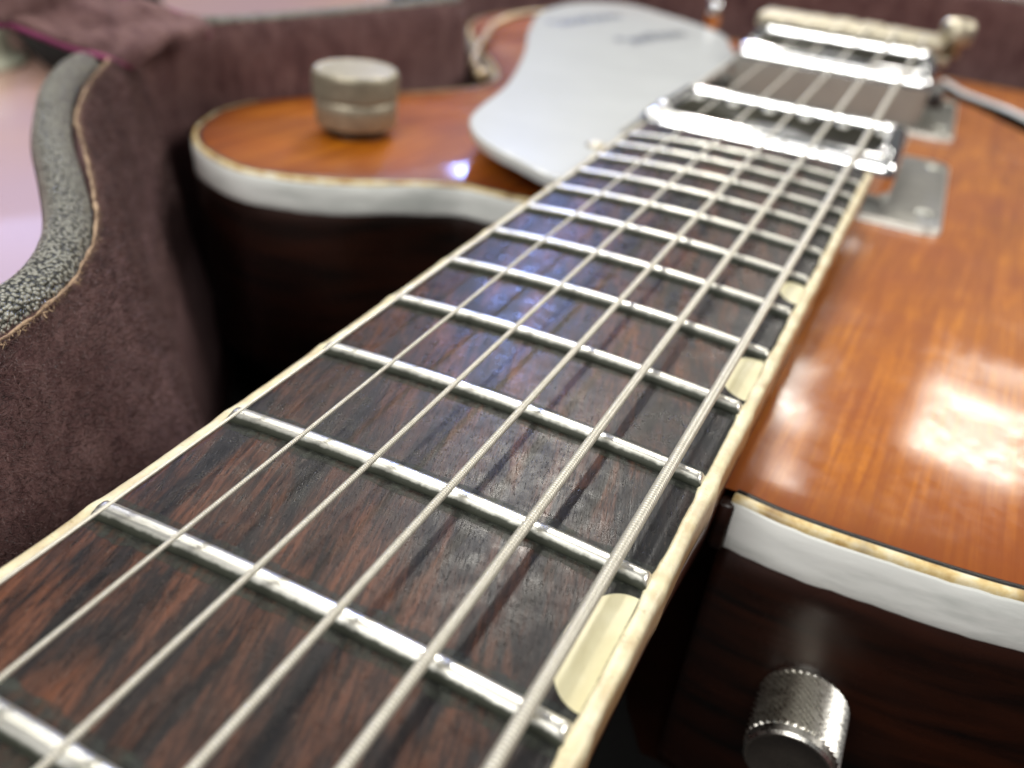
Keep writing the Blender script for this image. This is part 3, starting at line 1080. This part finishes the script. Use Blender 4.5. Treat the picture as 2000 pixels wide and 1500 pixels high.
def wall(path, name, lean, slope, depth=-92):
    P = path[:, :2]
    N = normals2d(P)
    rows = []
    zs = [0.0, -0.6, -2, -5, -9, -14, -20, -28, -38, -50, -65, -80, depth - 6]
    for i, (p, n_) in enumerate(zip(P, N)):
        row = []
        zt = path[i][2]
        for h in zs:
            puff = 2.6 * (1 - math.exp(h / 3.0)) - slope * h + 0.9 * fbm(p[0], p[1], h, 0.035, 3)
            q = p + n_ * puff * lean
            row.append((q[0], q[1], zt + h))
        # backing so the wall has real thickness
        rows.append(row)
    return rows
def wall_obj(path, lean, slope, name='plush_lining'):
    rows = wall(path, name, lean, slope)
    V, F = grid(rows)
    o = mesh_obj(name, V, F, M['plush'], case)
    sm = o.modifiers.new('thickness', 'SOLIDIFY')
    sm.thickness = 0.0025
    sm.offset = 1
    return o, rows

bass_pts = [(110, 322, -9), (92, 304, -9), (62, 290, -9), (46, 262, -9), (44, 220, -9), (43, 150, -9)]
Bs = resample(np.array(catmull(bass_pts, 8)), 2.5)
# ---- inside is to the right of the running direction
wl, rows_l = wall_obj(E, 1, 0.16)
wb2, rows_b = wall_obj(Bk, 1, 0.0)

# pile: loose short fibres standing on the lining
def pile(rows, count, length, name, parent, imax=None, jmax=9, wdt=0.05):
    R = np.array(rows)
    nu, nv = R.shape[0], R.shape[1]
    V, F = [], []
    for k in range(count):
        u = rng.uniform(0, (imax or nu - 1) - 0.01); v = rng.uniform(0, 1) ** 0.8 * (jmax - 0.01)
        i, j = int(u), int(v)
        a, b = u - i, v - j
        p = (R[i, j] * (1 - a) + R[i + 1, j] * a) * (1 - b) + (R[i, j + 1] * (1 - a) + R[i + 1, j + 1] * a) * b
        e1 = R[i + 1, j] - R[i, j]; e2 = R[i, j + 1] - R[i, j]
        n_ = np.cross(e1, e2); n_ /= np.linalg.norm(n_) + 1e-9
        if n_[0] * 1 + n_[1] * 0.5 < 0 and abs(n_[2]) < 0.9: n_ = -n_
        d = n_ + rng.normal(0, 0.55, 3) + np.array([0, 0, 0.2])
        d /= np.linalg.norm(d)
        L = length * rng.uniform(0.5, 1.3)
        s = np.cross(d, rng.normal(0, 1, 3)); s /= np.linalg.norm(s) + 1e-9
        bend = rng.normal(0, 0.35, 3) * L
        w = wdt * rng.uniform(0.6, 1.3)
        m = p + d * L * 0.55; t = p + d * L + bend
        n0 = len(V)
        V += [tuple(p - s * w), tuple(p + s * w), tuple(m + s * w * .8), tuple(m - s * w * .8), tuple(t)]
        F += [(n0, n0 + 1, n0 + 2, n0 + 3), (n0 + 3, n0 + 2, n0 + 4)]
    o = mesh_obj(name, V, F, M['fibre'], parent)
    o['kind'] = 'stuff'
    return o
wall_obj(Bs, 1, 0.0)
pile(rows_l, 90000, 1.2, 'plush_pile', wl, wdt=0.035)
pile(rows_b, 14000, 1.5, 'plush_pile', wb2, imax=90)

# frayed backing along the top edge
def fray(path, r):
    P = np.array(path)
    return tube([(p[0] + 0.25 * fbm(p[0], p[1], 1, .9), p[1] + 0.25 * fbm(p[0], p[1], 4, .9), p[2] + 0.15 + 0.25 * fbm(p[0], p[1], 8, 0.7)) for p in P],
                r, 8, rfun=lambda i: r * (0.5 + 2.6 * abs(fbm(P[i][0], P[i][1], 0, 0.9, 3))))
mesh_obj('frayed_edge', *fray(E, 0.19), M['fray'], case)
fr_rows = [[tuple(p + np.array([0, 0, 0.3])), tuple(p + np.array([0.5, 0.5, 0.1]))] for p in E]
pile(fr_rows, 1600, 0.8, 'frayed_threads', case, jmax=1, wdt=0.07).data.materials[0] = M['fray']

# pebbled vinyl rim
pipe_pts = [(-47, 262, 5.2), (-49.5, 285, 5.2), (-51.0, 303, 5.4), (-52.2, 308.5, 5.4), (-53.6, 312.5, 5.4), (-57.0, 318, 5.4), (-62, 323.8, 5.4), (-67, 328.5, 5.4),
            (-73, 333.3, 5.4), (-84.4, 341.6, 5.4), (-94.8, 349, 5.4), (-105.6, 357.8, 5.4), (-119, 370, 5.4), (-128.6, 381.2, 5.4), (-134.5, 389.5, 5.0), (-142, 399, 4.0), (-150, 410, 3)]
Pp = resample(np.array(catmull(pipe_pts, 8)), 1.0)
for _i, _n in enumerate(normals2d(Pp[:, :2])):
    Pp[_i, :2] -= _n * 0.7
mesh_obj('vinyl_rim', *tube(Pp, 3.1, 28), M['tolex'], case)
# smooth valance below the rim on the outside, and shell down to the table
Np = normals2d(Pp[:, :2])
rows = []
for p, n_ in zip(Pp, Np):
    a = p[:2] - n_ * 3.4
    b = p[:2] - n_ * 2.2
    rows.append([(b[0], b[1], 7.2), (a[0], a[1], 5.0), (a[0], a[1], 2.0), (a[0], a[1], -90), (a[0] + n_[0] * 4, a[1] + n_[1] * 4, -90), (a[0] + n_[0] * 4, a[1] + n_[1] * 4, 3)])
V, F = grid(rows, close_v=True)
mesh_obj('case_shell', V, F, M['shell'], case)
rim2 = [p for p in Bk if True]
Nb = normals2d(Bk[:, :2])
P2 = [(p[0] - n_[0] * 1.6, p[1] - n_[1] * 1.6, 5.8) for p, n_ in zip(Bk, Nb)]
P2 = [p for i, p in enumerate(P2) if i > 12]
mesh_obj('rear_rim', *tube(P2, 1.7, 14), M['ring'] if False else M['tolex'], case)
rows = []
for p, n_ in zip(Bk, Nb):
    a = p[:2] - n_ * 4.0
    rows.append([(p[0] - n_[0] * 3.2, p[1] - n_[1] * 3.2, 4.6), (a[0], a[1], 4.4), (a[0], a[1], -90), (a[0] + n_[0] * .8, a[1] + n_[1] * .8, -90)])
V, F = grid(rows, close_v=True)
mesh_obj('case_shell', V, F, M['shell'], case)
# floor of the case: plush, its shade put into the black colour
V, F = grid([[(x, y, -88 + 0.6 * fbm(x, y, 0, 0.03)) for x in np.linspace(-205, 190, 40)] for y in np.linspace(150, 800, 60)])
mesh_obj('case_floor', V, F, M['blackcloth_floorshade'], case)

# lid strap: a band of lining folded over the corner, with magenta stitched edges
# (the strap curves, measured along the folded band)
low = catmull([(-150, 362, 20), (-143, 375.1, 14.6), (-142.6, 378.7, 14.0), (-139.4, 383.5, 11.4), (-137.5, 387.8, 9.1), (-134.8, 392.4, 7.2), (-133.0, 396.4, 5.4), (-133.5, 401, 3.6)], 6)
upp = catmull([(-150, 380, 27), (-146.8, 397, 20.6), (-147.6, 412.4, 15.3), (-146.5, 423.6, 12.2), (-145.4, 429, 10.0), (-143.6, 434.4, 8.2), (-142.2, 435.5, 6.6), (-141.5, 434, 4.5)], 6)
rows = []
for i, (a, b) in enumerate(zip(low, upp)):
    row = []
    for t in np.linspace(0, 1, 26):
        p = a * (1 - t) + b * t
        up = 1.6 * math.sin(math.pi * t) + 1.3 * fbm(p[0], p[1], i * .5, 0.09, 3)
        row.append((p[0] + 0.3 * up, p[1] - 0.3 * up, p[2] + up))
    rows.append(row)
V, F = grid(rows)
strap = mesh_obj('lid_strap', V, F, M['plush'], case)
sm = strap.modifiers.new('thickness', 'SOLIDIFY'); sm.thickness = 0.0016; sm.offset = 0
mesh_obj('strap_edge', *tube([(p[0], p[1], p[2]) for p in low], 0.75, 8), M['magenta'], strap)
mesh_obj('strap_edge', *tube([(p[0], p[1], p[2]) for p in upp], 0.75, 8), M['magenta'], strap)
pile(rows, 9000, 1.1, 'plush_pile', strap, jmax=25)

# ------------------------------------------------------------------ the surface under the case and the things on it
V, F = grid([[(x, y, -90) for x in np.linspace(-1500, 900, 12)] for y in np.linspace(-500, 2200, 12)])
tab = mesh_obj('tabletop', V, F, M['table'])
tab['kind'] = 'structure'

bag = thing('black_bag', 'black soft bag standing on the tabletop behind the lid strap', 'bag', (-450, 660, -90))
V, F = bevel_box(-170, 0, 0, 80, -89.8, -38, 16, 5)
an = math.radians(-28)
V = [(-440 + x * math.cos(an) - y * math.sin(an) + 3 * fbm(x, y, z, 0.02), 604 + x * math.sin(an) + y * math.cos(an) + 3 * fbm(y, z, x, 0.02), z) for x, y, z in V]
mesh_obj('bag_body', V, F, M['blackcloth_floorshade'], bag)
hp = catmull([(-520, 682, -44), (-516, 680, -32), (-486, 664, -30), (-482, 662, -44)], 8)
mesh_obj('handle', *tube(hp, 4, 10), M['blackcloth_floorshade'], bag)

tin = thing('metal_tin', 'round pale grey metal tin with flared foot at the upper left beside the black bag', 'tin', (-497, 600, -90))
mesh_obj('tin_body', *lathe([(31, -89.8), (32.5, -88.5), (32, -86.5), (27, -85), (25, -80), (23, -66), (21, -61), (17, -59.5), (1, -59)], 48, (-499, 600, 0)), M['caselatch'], tin)
